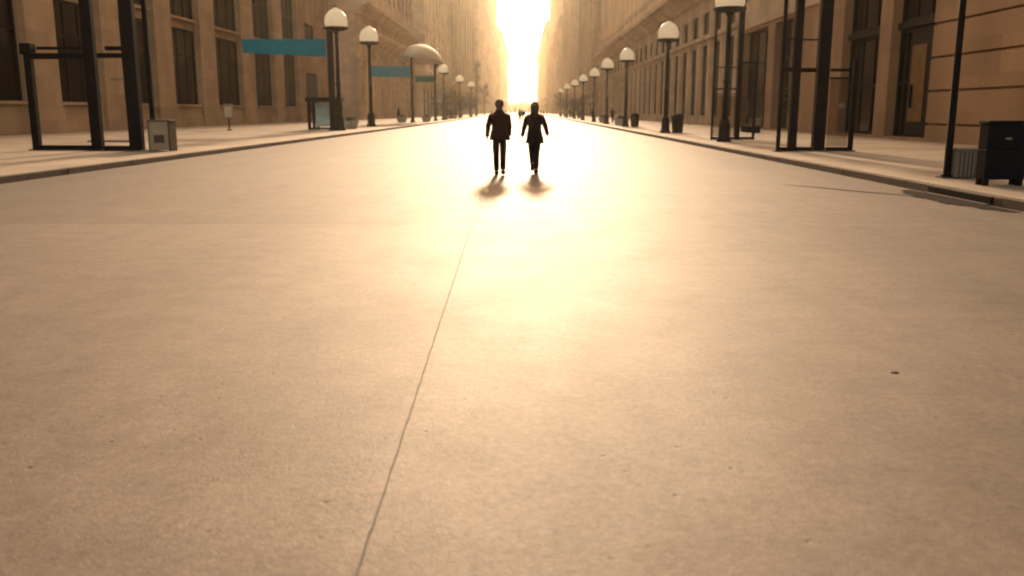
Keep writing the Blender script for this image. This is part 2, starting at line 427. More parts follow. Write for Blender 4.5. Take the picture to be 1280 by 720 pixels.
def tower(name, label, X, sgn, y0, y1, H, m, bays, wz, wfrac=.45, d=.5, thick=25, base=9.0, crown=True, band=None, piers=0, cat='tower'):
    t = thing(name, label, cat, (X, y0, PZ)); L = y1 - y0; p = L / bays; cells = []; ws = []
    for i in range(bays):
        a = i * p + p * (1 - wfrac) / 2; c = a + p * wfrac
        cells += [(i * p + p * .1, i * p + p * .9, .3, base - 2.4, d), (a, c, base + 2.5, H - wz, d)]; ws.append((a, c, i * p + p * .1, i * p + p * .9))
    relief('wall', L, H, cells, sgn, thick, m, t)
    for (a, c, a2, c2) in ws:
        nh = max(4, int((H - wz - base - 2.5) / 3.6))
        window(t, a, c, base + 2.5, H - wz, d, sgn, 1, nh, .22)
        window(t, a2, c2, .3, base - 2.4, d, sgn, 1, 1, .22)
    cornice(t, L, base - .3, sgn, BIGC if base > 8 else BAND, m)
    if crown: cornice(t, L, H - 3.5, sgn, BIGC, m)
    if band: cornice(t, L, band, sgn, [(.003, 0), (1.2, .3), (1.6, 2.2), (.003, 2.8)], m, 'string_course')
    if piers:
        for i in range(bays + 1):
            u = i * p; lo, hi = max(0, u - piers) + .02, min(L, u + piers) - .02
            z1 = (band if band else H - 3.6) - .02
            MB().box(*sorted((.004 * sgn, .7 * sgn)), lo, hi, base + 1.7, z1).build('pier', m, t)
    return t

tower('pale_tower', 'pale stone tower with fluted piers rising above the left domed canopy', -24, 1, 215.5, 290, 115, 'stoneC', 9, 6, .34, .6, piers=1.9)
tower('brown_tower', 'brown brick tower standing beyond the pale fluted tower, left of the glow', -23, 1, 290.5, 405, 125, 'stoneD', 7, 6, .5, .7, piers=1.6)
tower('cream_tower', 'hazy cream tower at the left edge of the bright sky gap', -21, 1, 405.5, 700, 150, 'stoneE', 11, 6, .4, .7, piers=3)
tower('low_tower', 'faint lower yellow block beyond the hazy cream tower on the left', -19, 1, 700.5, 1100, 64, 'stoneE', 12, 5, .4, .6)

# --- right bank with rusticated corner
R0 = 4.0; LR = 78.0 - R0
Rb = thing('rusticated_building', 'brown building with deep horizontal stone grooves and dark doorways on near right', 'building', (18.3, R0, PZ))
op = [(41.3, 46.0), (47.5, 52.9), (62.8, 67.2), (69.1, 76.5)]
cells = []
for k in range(9):
    z = .72 + 1.46 * k
    cells += [(0, 41.3 - R0, z, z + .11, .13)]
for (y0_, y1_, d_) in ((9, 14, .6), (18, 23, .6), (26.0, 29.2, .6)):
    cells += [(y0_ - R0, y1_ - R0, 1.2, 9.5, d_)]
for i, (a, c) in enumerate(op):
    top = 9.6 if i < 2 else 7.65
    cells += [(a - R0, c - R0, .12, top, .62)]
for (a, c) in ((41.6, 45.6), (48, 52.4), (63, 67), (70, 76)): cells += [(a - R0, c - R0, 11.2, 16.5, .5)]
relief('wall', LR, 22, cells, -1, 24, 'stoneR', Rb)
for (a, c) in ((9, 14), (18, 23), (26.0, 29.2)): window(Rb, a - R0, c - R0, 1.2, 9.5, .6, -1, 1, 3, .18)
for i, (a, c) in enumerate(op):
    top = 9.6 if i < 2 else 7.65
    lo = .13
    if i == 0:
        window(Rb, 44.5 - R0, c - R0, lo, 5.3, .62, -1, 1, 1, .16); window(Rb, a - R0, c - R0, 5.62, top, .62, -1, 2, 0, .16)
        dr = MB().box(.44, .6, a - R0 + .02, 44.48 - R0, lo + .02, 5.3).build('door', 'frame', Rb)
        MB().box(.40, .438, 42.75 - R0, 44.3 - R0, .85, 4.45).build('door_panel', 'brass', dr)
        MB().box(.30, .40, 43.95 - R0, 44.03 - R0, 1.5, 2.6).build('handle', 'black', dr)
        MB().box(.30, .60, a - R0 + .01, c - R0 - .01, 5.32, 5.6).build('transom_beam', 'frame', Rb)
    elif i == 1:
        window(Rb, a - R0, c - R0, lo, 5.3, .62, -1, 2, 1, .16); window(Rb, a - R0, c - R0, 5.62, top, .62, -1, 2, 0, .16)
        MB().box(.30, .60, a - R0 + .01, c - R0 - .01, 5.32, 5.6).build('transom_beam', 'frame', Rb)
    else: window(Rb, a - R0, c - R0, lo, top, .62, -1, 2, 2, .16)
for (a, c) in ((41.6, 45.6), (48, 52.4), (63, 67), (70, 76)): window(Rb, a - R0, c - R0, 11.2, 16.5, .5, -1, 1, 2, .16)
cornice(Rb, LR, 17.6, -1, BIGC, 'stoneR'); cornice(Rb, 23.0, 7.9, -1, [(.003, 0), (.12, .02), (.12, 2.4), (.003, 2.5)], 'stoneR2', 'fascia').location = (0, 54.0 - R0 - .15 + .15, 0)
cornice(Rb, LR - 37.4, 10.15, -1, BAND, 'stoneR', 'string_course', u0=0, u1=0).location = (0, 37.38, 0)

# --- right long arcade building with plain upper wall
C0 = 78.5; LC = 225 - C0
Rc = thing('arcade_building', 'long buff building of repeated pilasters and narrow windows beside right lamps', 'building', (18.3, C0, PZ))
n = 26; p = LC / n; cells = []; ws = []
for i in range(n):
    a = i * p + p * .30; c = i * p + p * .88
    cells += [(a, c, .9, 7.9, .35), (a, c, 8.9, 11.1, .35)]; ws.append((a, c))
relief('wall', LC, 14.4, cells, -1, 20, 'stoneR2', Rc)
for (a, c) in ws:
    window(Rc, a, c, .9, 7.9, .35, -1, 1, 2, .12); window(Rc, a, c, 8.9, 11.1, .35, -1, 0, 0, .12)
for i in range(n + 1):
    u = i * p + p * .09; lo, hi = max(.01, u - .6), min(LC - .01, u + .6)
    if hi > lo: MB().box(-.16, -.004, lo, hi, .02, 8.25).build('pilaster', 'stoneR2', Rc)
cornice(Rc, LC, 8.3, -1, [(.003, 0), (.3, .05), (.3, .4), (.003, .48)], 'stoneR2', 'string_course')
cornice(Rc, LC, 12.4, -1, BIGC, 'stoneR2')
MB().box(.5, 19.5, 3, LC - .02, 14.41, 62).build('upper_wall', 'plain', Rc)
MB().box(.34, .497, 3.2, LC - .2, 17.2, 17.9).build('string_course', 'stoneR2', Rc)

tower('dark_tower', 'brown shaded tower just past the long buff building on the right', 18.6, -1, 225.5, 300, 95, 'stoneD', 6, 5, .4, .5, piers=1.2)
tower('ribbed_tower', 'buff ribbed tower between the brown tower and the banded tower on the right', 17.6, -1, 300.5, 400, 120, 'stoneR2', 7, 6, .4, .6, piers=2.2)
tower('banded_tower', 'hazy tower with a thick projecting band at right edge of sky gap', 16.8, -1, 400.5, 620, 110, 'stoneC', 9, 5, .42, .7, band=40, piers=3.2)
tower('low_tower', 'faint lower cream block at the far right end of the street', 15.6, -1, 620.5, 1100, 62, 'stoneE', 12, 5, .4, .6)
# far end of the street
t = thing('far_hall', 'low hazy building closing the far end of the street', 'building', (0, 1180, -.01))
MB().prism([(-70, 0), (70, 0), (70, 9), (40, 10.5), (12, 10.5), (0, 13), (-12, 10.5), (-40, 10.5), (-70, 9)], 'y', 0, 30).build('wall', 'stoneD', t)
for i in range(14):
    x = -58 + i * 9; MB().box(x, x + 3, -.25, -.01, 2, 7).build('window', 'glass', t)

# ------------------------------------------------------------------ street lamps
def make_lamp(label, H=6.9, group='domed street lamps along the kerbs'):
    t = thing('street_lamp', label, 'street lamp', group=group); gh = 1.12; zd = H - gh - .12
    MB().lathe([(.33, 0), (.33, .12), (.27, .18), (.25, .75), (.19, .9), (.17, 1.0)]).build('base', 'black', t, True)
    MB().lathe([(.135, .99), (.125, 2.6), (.15, 2.62), (.15, 2.72), (.12, 2.75), (.10, zd - .25), (.16, zd - .12), (.2, zd)]).build('pole', 'black', t, True)
    MB().lathe([(.18, zd - .05), (.45, zd - .03), (.70, zd + .05), (.73, zd + .12), (.68, zd + .16), (.3, zd + .17)], seg=32).build('lamp_dish', 'black', t, True)
    pr = [(.52, 0), (.60, .05), (.645, .18), (.65, .38), (.60, .58), (.50, .75), (.36, .89), (.22, .98), (.10, 1.04), (.05, 1.09), (0, 1.12)]
    MB().lathe([(r, z + zd + .155) for r, z in pr], seg=32).build('lamp_globe', 'globe', t, True)
    MB().lathe([(.03, H - .02), (.06, H + .03), (.02, H + .09), (0, H + .16)], seg=12).build('finial', 'black', t, True)
    return t
lamp = make_lamp('nearest right street lamp, its pale globe cut by the top of the photo')
lamp.location = (9.05, 40.75, PZ)
rl = ['right street lamp with a dark bin at its foot', 'right street lamp, second beyond the one with the bin', None]
for k, (y, lb) in enumerate(((57.4, 'domed lamp on right pavement beside the round black litter bin'),
                             (80.5, 'domed lamp on right pavement, first beyond the round black litter bin'),
                             (98.5, 'domed lamp on right pavement, second beyond the round black litter bin'),
                             (117, 'domed lamp on right pavement, third beyond the round black litter bin'),
                             (138, 'domed lamp on right pavement, fourth beyond the round black litter bin'),
                             (162, 'small hazy domed lamp on right pavement, fifth beyond the litter bin'),
                             (190, 'small hazy domed lamp on right pavement, sixth beyond the litter bin'),
                             (225, 'tiny hazy domed lamp farthest down the right pavement'))):
    copy_tree(lamp, (9.0 + .05 * (k % 2), y, PZ), random.uniform(0, 6), random.uniform(.985, 1.02), lb)
for k, (x, y, sc, lb) in enumerate(((-13.19, 64.3, 1.225, 'tall domed lamp beside the navy pylon on left pavement'),
                             (-13.8, 81.3, 1.27, 'tall domed lamp on left pavement standing before the middle teal banner'),
                             (-12.5, 141, 1.235, 'pale domed lamp on left pavement just past the cream canopy'),
                             (-12.5, 176, 1.2, 'hazy domed lamp on left pavement, second past the cream canopy'),
                             (-12.5, 214, 1.2, 'faint domed lamp farthest down the left pavement'))):
    copy_tree(lamp, (x, y, PZ), random.uniform(0, 6), sc, lb)

# ------------------------------------------------------------------ left furniture
def post(t, x, y, w, d, h, name='post', m='black', z0=0.0):
    return MB().box(x - w / 2, x + w / 2, y - d / 2, y + d / 2, z0, h, .012).build(name, m, t)
def feet(t, spots):
    for x, y, w in spots:
        f = MB().box(x - w, x + w, y - w, y + w, -.003, .022, .004).build('foot_plate', 'brownm', t)
        b = MB()
        for i in (-.75, .75):
            for j in (-.75, .75): b.lathe([(.018, .022), (.018, .045), (0, .05)], (x + i * w, y + j * w, 0), 6)
        b.build('bolt', 'grey', f)
def rail(t, x0, x1, y, z, h, d, name='rail', m='black'):
    return MB().box(x0, x1, y - d / 2, y + d / 2, z - h / 2, z + h / 2, .008).build(name, m, t)
t = thing('steel_frame', 'big open black steel frame with two thick tall posts on near left pavement', 'frame', (-15, 31, PZ))
post(t, -2.27, .6, .24, .24, 3.62); post(t, .14, .1, .36, .26, 8.2); post(t, 1.60, -.1, .44, .28, 8.2); post(t, 2.02, .35, .15, .15, 8.2)
MB().box(-2.46, -2.08, .4, .8, 3.28, 3.66, .02).build('post_cap', 'black', t)
rail(t, -2.12, -.06, .45, 3.22, .2, .16); rail(t, -2.12, -.06, .95, 3.52, .1, .1)
rail(t, .38, 1.35, .15, 3.22, .16, .14); rail(t, .38, 1.35, .75, 3.5, .14, .1)
rail(t, -2.13, -.06, .42, .09, .17, .2); rail(t, .38, 1.35, .02, .09, .17, .2); rail(t, 1.9, 2.3, .1, 8.36, .3, .3); rail(t, -.1, 1.88, -.05, 8.36, .3, .4, 'beam')
feet(t, ((-2.27, .6, .22), (.14, .1, .27), (1.60, -.1, .31), (2.02, .35, .15)))
post(t, .95, 1.4, .12, .12, 1.5); MB().box(-.9, 1.0, 1.47, 1.53, .25, .3).build('rail', 'black', t)
rail(t, .38, 1.35, 1.0, 2.45, .07, .07, m='tan')
t = thing('utility_cabinet', 'low tan cabinet with dark edging beside the tall left steel frame', 'cabinet', (-12.52, 30.7, PZ))
MB().box(-.36, .3, 0, .55, .03, 1.0, .015).build('body', 'tan', t); MB().box(-.40, .40, -.03, .58, 1.003, 1.06, .01).build('lid', 'brownm', t)
MB().box(.303, .37, -.02, .57, 0, .998, .008).build('edge_trim', 'brownm', t); MB().box(-.39, -.363, -.02, .57, 0, .998).build('edge_trim', 'brownm', t)
MB().box(-.2, .16, -.012, -.002, .28, .55).build('vent', 'brownm', t)
t = thing('sign_board', 'small blank tan board on a short post before the left windows', 'sign', (-21.1, 64.2, PZ))
MB().lathe([(.2, 0), (.2, .05), (.06, .1), (.055, .82)]).build('post', 'brownm', t); MB().box(-.34, .34, -.1, .1, .8, 1.86, .05).build('board', 'tan', t)
MB().box(-.26, .26, -.115, -.104, .95, 1.7).build('face_panel', 'cloth', t)
# navy pylon next to the first left lamp
t = thing('sign_pylon', 'tall flat navy pylon standing against the first left street lamp', 'pylon', (-13.72, 64.6, PZ))
MB().box(-.22, .22, -.1, .1, .12, 7.1, .02).build('panel', 'navy', t); MB().box(-.28, .28, -.17, .17, 0, .118, .015).build('base', 'black', t); MB().box(-.25, .25, -.13, .13, 7.103, 7.25, .015).build('cap', 'black', t)
def banner(label, x0, x1, y, zt, zb0, zb1, m):
    t = thing('street_banner', label, 'banner', (x0, y, 0), group='plain teal banners over the left pavement'); L = x1 - x0
    b = MB(); n = 26; F, K = [], []
    for i in range(n + 1):
        u = L * i / n; zb = zb0 + (zb1 - zb0) * i / n + .02 * math.sin(u * 2.2); w = .11 * math.sin(u * 1.9) * math.sin(math.pi * i / n)
        F.append([b.b.verts.new((u, w * k, zt - .06 + (zb - zt + .06) * k)) for k in (0, .33, .66, 1)])
        K.append([b.b.verts.new((u, w * k + .02, zt - .06 + (zb - zt + .06) * k)) for k in (0, .33, .66, 1)])
    for i in range(n):
        for k in range(3):
            b.b.faces.new((F[i][k], F[i + 1][k], F[i + 1][k + 1], F[i][k + 1])); b.b.faces.new((K[i][k + 1], K[i + 1][k + 1], K[i + 1][k], K[i][k]))
        for k in (0, 3): b.b.faces.new((F[i][k], K[i][k], K[i + 1][k], F[i + 1][k]))
    for i in (0, n):
        for k in range(3): b.b.faces.new((F[i][k], F[i][k + 1], K[i][k + 1], K[i][k]))
    b.build('cloth', m, t); MB().tube([(-.05, .01, zt - .03), (L + .12, .01, zt - .03)], .035).build('rod', m, t)
    return t
banner('long plain teal banner held out from the navy pylon', -19.95, -14.02, 64.6, 6.5, 5.55, 5.28, 'teal')
banner('middle plain teal banner reaching to the first canopy post', -18.75, -13.85, 110, 6.85, 5.6, 5.55, 'teal')
banner('smallest greenish teal banner, under the cream domed canopy', -15.1, -12.55, 126, 6.3, 5.45, 5.5, 'teal2')
# bus shelter
t = thing('bus_shelter', 'small black framed shelter with pale blue panel under the long teal banner', 'shelter', (-14.95, 67, PZ))
for x, y in ((-1.05, 0), (1.05, 0), (-1.05, 1.5), (1.05, 1.5)): post(t, x, y, .2, .2, 2.05)
MB().box(-1.25, 1.25, -.25, 1.75, 2.053, 2.36, .02).build('roof', 'black', t)
MB().box(-.85, .55, 1.2, 1.3, .40, 1.95, .02).build('panel', 'paleblue', t); MB().box(-.75, .85, .5, 1.0, .22, .42, .02).build('bench', 'white', t)
MB().box(-.6, -.5, .6, .9, 0, .218).build('bench_leg', 'black', t); MB().box(.6, .7, .6, .9, 0, .218).build('bench_leg', 'black', t)
for x in (-.75, .45): MB().box(x - .04, x + .04, 1.21, 1.29, 0, .398).build('panel_leg', 'black', t)
MB().box(-.95, .95, -.08, .08, .02, .16).build('rail', 'black', t)
# domed canopy on two posts
t = thing('domed_canopy', 'cream domed canopy on two dark posts over the left pavement', 'canopy', (-13.0, 110.4, PZ))
MB().lathe([(.3, 0), (.3, .2), (.2, .3), (.17, 8.0)], (-.65, 0, 0)).build('post', 'black', t, True)
MB().lathe([(.3, 0), (.3, .2), (.2, .3), (.17, 8.6)], (.65, 15.5, 0)).build('post', 'black', t, True)
b = MB(); rows = []
for i in range(9):
    ph = math.pi / 2 * i / 8
    rows.append([(2.0 * math.cos(ph) * math.cos(q), 9.2 * math.cos(ph) * math.sin(q), 2.0 * math.sin(ph)) for q in [2 * math.pi * k / 28 for k in range(28)]])
V_ = [[b.b.verts.new((.0 + x + (y * .06), 7.7 + y, 7.75 + z)) for x, y, z in r_] for r_ in rows[:-1]]
tp = b.b.verts.new((0, 7.7, 9.75))
for A_, B_ in zip(V_, V_[1:]):
    for k in range(28): b.b.faces.new((A_[k], A_[(k + 1) % 28], B_[(k + 1) % 28], B_[k]))
for k in range(28): b.b.faces.new((V_[-1][k], V_[-1][(k + 1) % 28], tp))
b.b.faces.new(V_[0][::-1]); b.build('dome', 'cloth', t, True)
b = MB()
rim = [(2.05 * math.cos(q) + 9.25 * math.sin(q) * .06, 7.7 + 9.25 * math.sin(q), 7.74) for q in [2 * math.pi * k / 40 for k in range(41)]]
b.tube(rim, .11, 8, False).build('rim', 'concrete', t, True)
MB().tube([(.75, 15.9, 7.3), (1.3, 16.2, 8.6), (1.1, 15.6, 9.5), (.5, 14.6, 9.95)], .22).build('bracket', 'brownm', t, True)

# ------------------------------------------------------------------ right furniture
t = thing('steel_frame', 'open black steel frame with twin tall posts on right pavement nearer camera', 'frame', (9.6, 31, PZ))
post(t, -.95, -.35, .12, .12, 5.6); post(t, -.38, 0, .26, .26, 5.6); post(t, .58, .2, .40, .28, 5.6); post(t, 1.62, 0, .15, .15, 3.05)
rail(t, -1.02, .84, 0, 5.25, 0.0 + .7 - .002, .5, 'beam').location = (0, 0, .70)
rail(t, -.88, -.52, -.15, 2.72, .14, .12); rail(t, -.24, .34, .1, 2.72, .14, .12); rail(t, .82, 1.54, .1, 2.72, .1, .1); rail(t, .82, 1.54, .12, 2.45, .07, .08)
rail(t, -.88, -.52, -.15, 3.72, .05, .05); rail(t, -.24, .34, .1, 3.72, .05, .05)
rail(t, -.88, -.52, -.15, .07, .13, .14); rail(t, -.24, .34, .08, .07, .13, .14); rail(t, .82, 1.54, .1, .07, .13, .14)
MB().box(.83, 1.53, .09, .11, .15, 2.40).build('glass_panel', 'clear', t)
MB().box(1.18, 1.36, .075, .088, 1.45, 1.62).build('notice', 'grey', t)
feet(t, ((-.95, -.35, .14), (-.38, 0, .22), (.58, .2, .29), (1.62, 0, .15)))
for z in (1.35, 1.75, 2.1): rail(t, -.9, -.5, -.1, z, .05, .04, 'slat', 'brownm')
t = thing('steel_frame', 'slim black glazed frame with a dark notice just behind the nearest right lamp', 'frame', (10.0, 43.6, PZ))
post(t, -.92, 0, .10, .10, 6.3); post(t, .28, 0, .24, .24, 6.3); post(t, 1.08, 0, .12, .12, 3.7)
rail(t, -.86, .15, 0, .07, .12, .12); rail(t, .41, 1.01, 0, .07, .12, .12); rail(t, -.86, .15, 0, 2.4, .08, .08); rail(t, -.86, .15, 0, 2.15, .05, .06); rail(t, -.86, .15, 0, 3.4, .05, .06)
rail(t, -.98, .42, 0, 6.42, .22, .3, 'beam')
MB().box(.41, 1.01, -.012, .012, .42, 3.55).build('glass_panel', 'clear', t); rail(t, .41, 1.01, 0, 3.62, .1, .1); rail(t, .41, 1.01, 0, 2.0, .05, .06); MB().box(.5, .78, -.03, -.014, 1.2, 1.9).build('notice', 'brownm', t)
MB().box(-.86, .15, -.015, .015, .16, 2.08).build('glass_panel', 'clear', t)
t = thing('sign_pole', 'slim black pole without sign standing left of the dark cabinet', 'pole', (8.76, 18.57, PZ))
MB().lathe([(.12, 0), (.12, .05), (.075, .07), (.065, 3.0), (.06, 6.6), (0, 6.63)], seg=16).build('pole', 'black', t, True); MB().box(-.16, .16, -.16, .16, -.003, .02, .005).build('base_plate', 'brownm', t)
t = thing('street_cabinet', 'dark boxy cabinet on short feet at right edge of the pavement', 'cabinet', (8.84, 16.5, PZ))
MB().box(-.37, .37, 0, .34, .11, .66, .015).build('body', 'navy', t); MB().box(-.368, .368, .003, .337, .663, 1.12, .015).build('door', 'navy', t); MB().box(-.39, .39, -.02, .36, 1.123, 1.18, .012).build('lid', 'black', t)
for x in (-.31, .31):
    for y in (.06, .28): MB().box(x - .045, x + .045, y - .045, y + .045, 0, .108).build('leg', 'black', t)
MB().box(-.05, .05, -.03, .003, .84, .88).build('handle', 'grey', t)
t = thing('ribbed_bin', 'low grey ribbed bin between the slim pole and the dark cabinet', 'bin', (9.07, 18.3, PZ))
MB().box(-.25, .25, .02, .5, .02, .56, .01).build('body', 'grey', t)
for i in range(7):
    x = -.24 + i * .08; MB().box(x - .016, x + .016, -.02, .017, .05, .54).build('rib', 'grey', t)
MB().box(-.28, .28, -.03, .53, .563, .61, .01).build('rim', 'grey', t)
t = thing('litter_bin', 'round black litter bin at the foot of second right lamp', 'bin', (9.75, 57.3, PZ), group='black litter bins on right pavement')
MB().lathe([(.30, 0), (.34, .06), (.38, .85), (.40, .9), (.40, .95)]).build('body', 'black', t, True); MB().lathe([(.41, .953), (.41, 1.0), (.3, 1.15), (.1, 1.22), (0, 1.23)]).build('lid', 'black', t, True)
copy_tree(t, (9.7, 79.0, PZ), .4, 1.0, 'round black litter bin at the foot of third right lamp')
t = thing('bench', 'long dark bench in front of the right entrance, beyond the slim glazed frame', 'bench', (14.6, 58.2, PZ))
MB().box(-.3, .3, -1.6, 1.6, .4, .48, .01).build('seat', 'brownm', t); MB().box(.24, .3, -1.6, 1.6, .5, .9, .01).build('backrest', 'brownm', t)
for y in (-1.4, 0, 1.4): MB().box(-.26, .26, y - .04, y + .04, 0, .398).build('leg', 'black', t)
for y in (-1.4, 1.4): MB().box(.301, .34, y - .03, y + .03, .3, .9).build('back_support', 'black', t)
# planters, pale tubs near the kerb
def planter(label):
    t = thing('planter', label, 'planter', group='pale concrete planters near the kerbs')
    MB().lathe([(.42, 0), (.5, .1), (.62, .5), (.66, .55), (.66, .62), (.56, .62), (.54, .5), (0, .48)], seg=20).build('tub', 'concrete', t, True)
    b = MB(); rn = random.Random(3)
    for _ in range(120):
        a = rn.uniform(0, 6.28); r_ = rn.uniform(0, .45); p_ = Vector((r_ * math.cos(a), r_ * math.sin(a), .5 + rn.uniform(0, .35)))
        q = Vector((rn.uniform(-.1, .1), rn.uniform(-.1, .1), rn.uniform(.03, .14))); s_ = Vector((rn.uniform(-.05, .05), rn.uniform(-.05, .05), 0))
        b.b.faces.new([b.b.verts.new(p_ - s_), b.b.verts.new(p_ + s_), b.b.verts.new(p_ + s_ + q), b.b.verts.new(p_ - s_ + q)])
    b.build('foliage', 'leafg', t)
    return t
pl = planter('pale planter between the first and second left lamps'); pl.location = (-13.6, 70.5, PZ)
for x, y, lb in ((-15.2, 112, 'pale planter beside the front post of the cream canopy'), (-12.9, 119, 'pale planter between the two canopy posts'),
                 (-13, 150, 'pale planter past the canopy lamp on the left pavement'), (-12.8, 163, 'pale planter farthest along the left pavement'),
                 (9.4, 88, 'pale planter beyond the second litter bin on right pavement'), (9.5, 108, 'pale planter farthest along the right pavement')):
    copy_tree(pl, (x, y, PZ), random.uniform(0, 6), random.uniform(.9, 1.1), lb)

# ------------------------------------------------------------------ tree
def tree(label, x, y, H, W, seed, leafm, n=1500):
    rn = random.Random(seed); t = thing('tree', label, 'tree', (x, y, PZ))
    b = MB(); b.tube([(0, 0, 0), (.05, 0, H * .3), (-.08, .05, H * .6), (.02, 0, H * .93)], [.26, .2, .13, .03], 9)
    tips = []
    for i in range(26):
        z = H * rn.uniform(.22, .88); a = rn.uniform(0, 6.28); ln = W * (1.05 - .7 * z / H) * rn.uniform(.6, 1.1)
        p1 = Vector((math.cos(a) * ln * .5, math.sin(a) * ln * .5, z + ln * .45)); p2 = Vector((math.cos(a) * ln, math.sin(a) * ln, z + ln * .8))
        b.tube([(0, 0, z), p1, p2], [.07, .04, .012], 5); tips += [p1, p2, (p1 + p2) / 2]
    b.build('trunk', 'bark', t)
    c = MB()
    for _ in range(n):
        p = rn.choice(tips) + Vector((rn.gauss(0, .33), rn.gauss(0, .33), rn.gauss(0, .4)))
        u = Vector((rn.gauss(0, 1), rn.gauss(0, 1), rn.gauss(0, 1))).normalized(); w = u.orthogonal().normalized(); s_ = rn.uniform(.08, .17)
        c.b.faces.new([c.b.verts.new(p - u * s_), c.b.verts.new(p + w * s_ * .5), c.b.verts.new(p + u * s_), c.b.verts.new(p - w * s_ * .5)])
    c.build('crown', leafm, t)
    return t
tree('tall slim brown street tree on left pavement in the glow', -12.9, 246, 15.5, 2.2, 5, 'leaf')
tree('smaller brown street tree on left pavement behind the taller one', -13.2, 300, 10.5, 2.6, 9, 'leaf', 1100)
tree('low brown street tree on right pavement near the far lamps', 10.2, 250, 8.0, 2.2, 11, 'leaf', 1000)

O_ = ['nearest', 'second', 'third', 'fourth', 'fifth']
for i, (y, h_) in enumerate(((168, 4.2), (184, 5.2), (206, 4.6), (232, 6.0), (268, 5.5))):
    tree('low dark brown street tree in the left kerbside row, %s from the camera' % O_[i], -14.3 + .4 * (i % 2), y, h_, 1.9, 20 + i, 'leafd', 900)
for i, (y, h_) in enumerate(((176, 3.6), (205, 4.4), (236, 5.0), (275, 5.2))):
    tree('low dark brown street tree in the right kerbside row, %s from the camera' % O_[i], 10.6 + .3 * (i % 2), y, h_, 1.8, 40 + i, 'leafd', 900)
# ------------------------------------------------------------------ people
def skin_mesh(chains, name, levels=2, root=None):
    """chains: list of lists of (key, co, radius); shared keys join"""
    vs, rad, idx, es = [], [], {}, []
    for ch in chains:
        prev = None
        for k, co, r_ in ch:
            if k not in idx: idx[k] = len(vs); vs.append(co); rad.append(r_)
            if prev is not None: es.append((prev, idx[k]))
            prev = idx[k]
    me = bpy.data.meshes.new(name); me.from_pydata([tuple(v) for v in vs], es, [])
    o = bpy.data.objects.new(name, me); COL.objects.link(o)
    md = o.modifiers.new('sk', 'SKIN'); md.use_smooth_shade = True; md.branch_smoothing = .4
    for i, sv in enumerate(me.skin_vertices[0].data):
        rr = rad[i]; sv.radius = rr if isinstance(rr, tuple) else (rr, rr); sv.use_root = (i == idx[root]) if root else i == 0
    sb = o.modifiers.new('ss', 'SUBSURF'); sb.levels = levels; sb.render_levels = levels
    dg = bpy.context.evaluated_depsgraph_get(); dg.update()
    out = bpy.data.meshes.new_from_object(o.evaluated_get(dg))
    bpy.data.objects.remove(o); bpy.data.meshes.remove(me)
    out.name = name
    for p in out.polygons: p.use_smooth = True
    return out

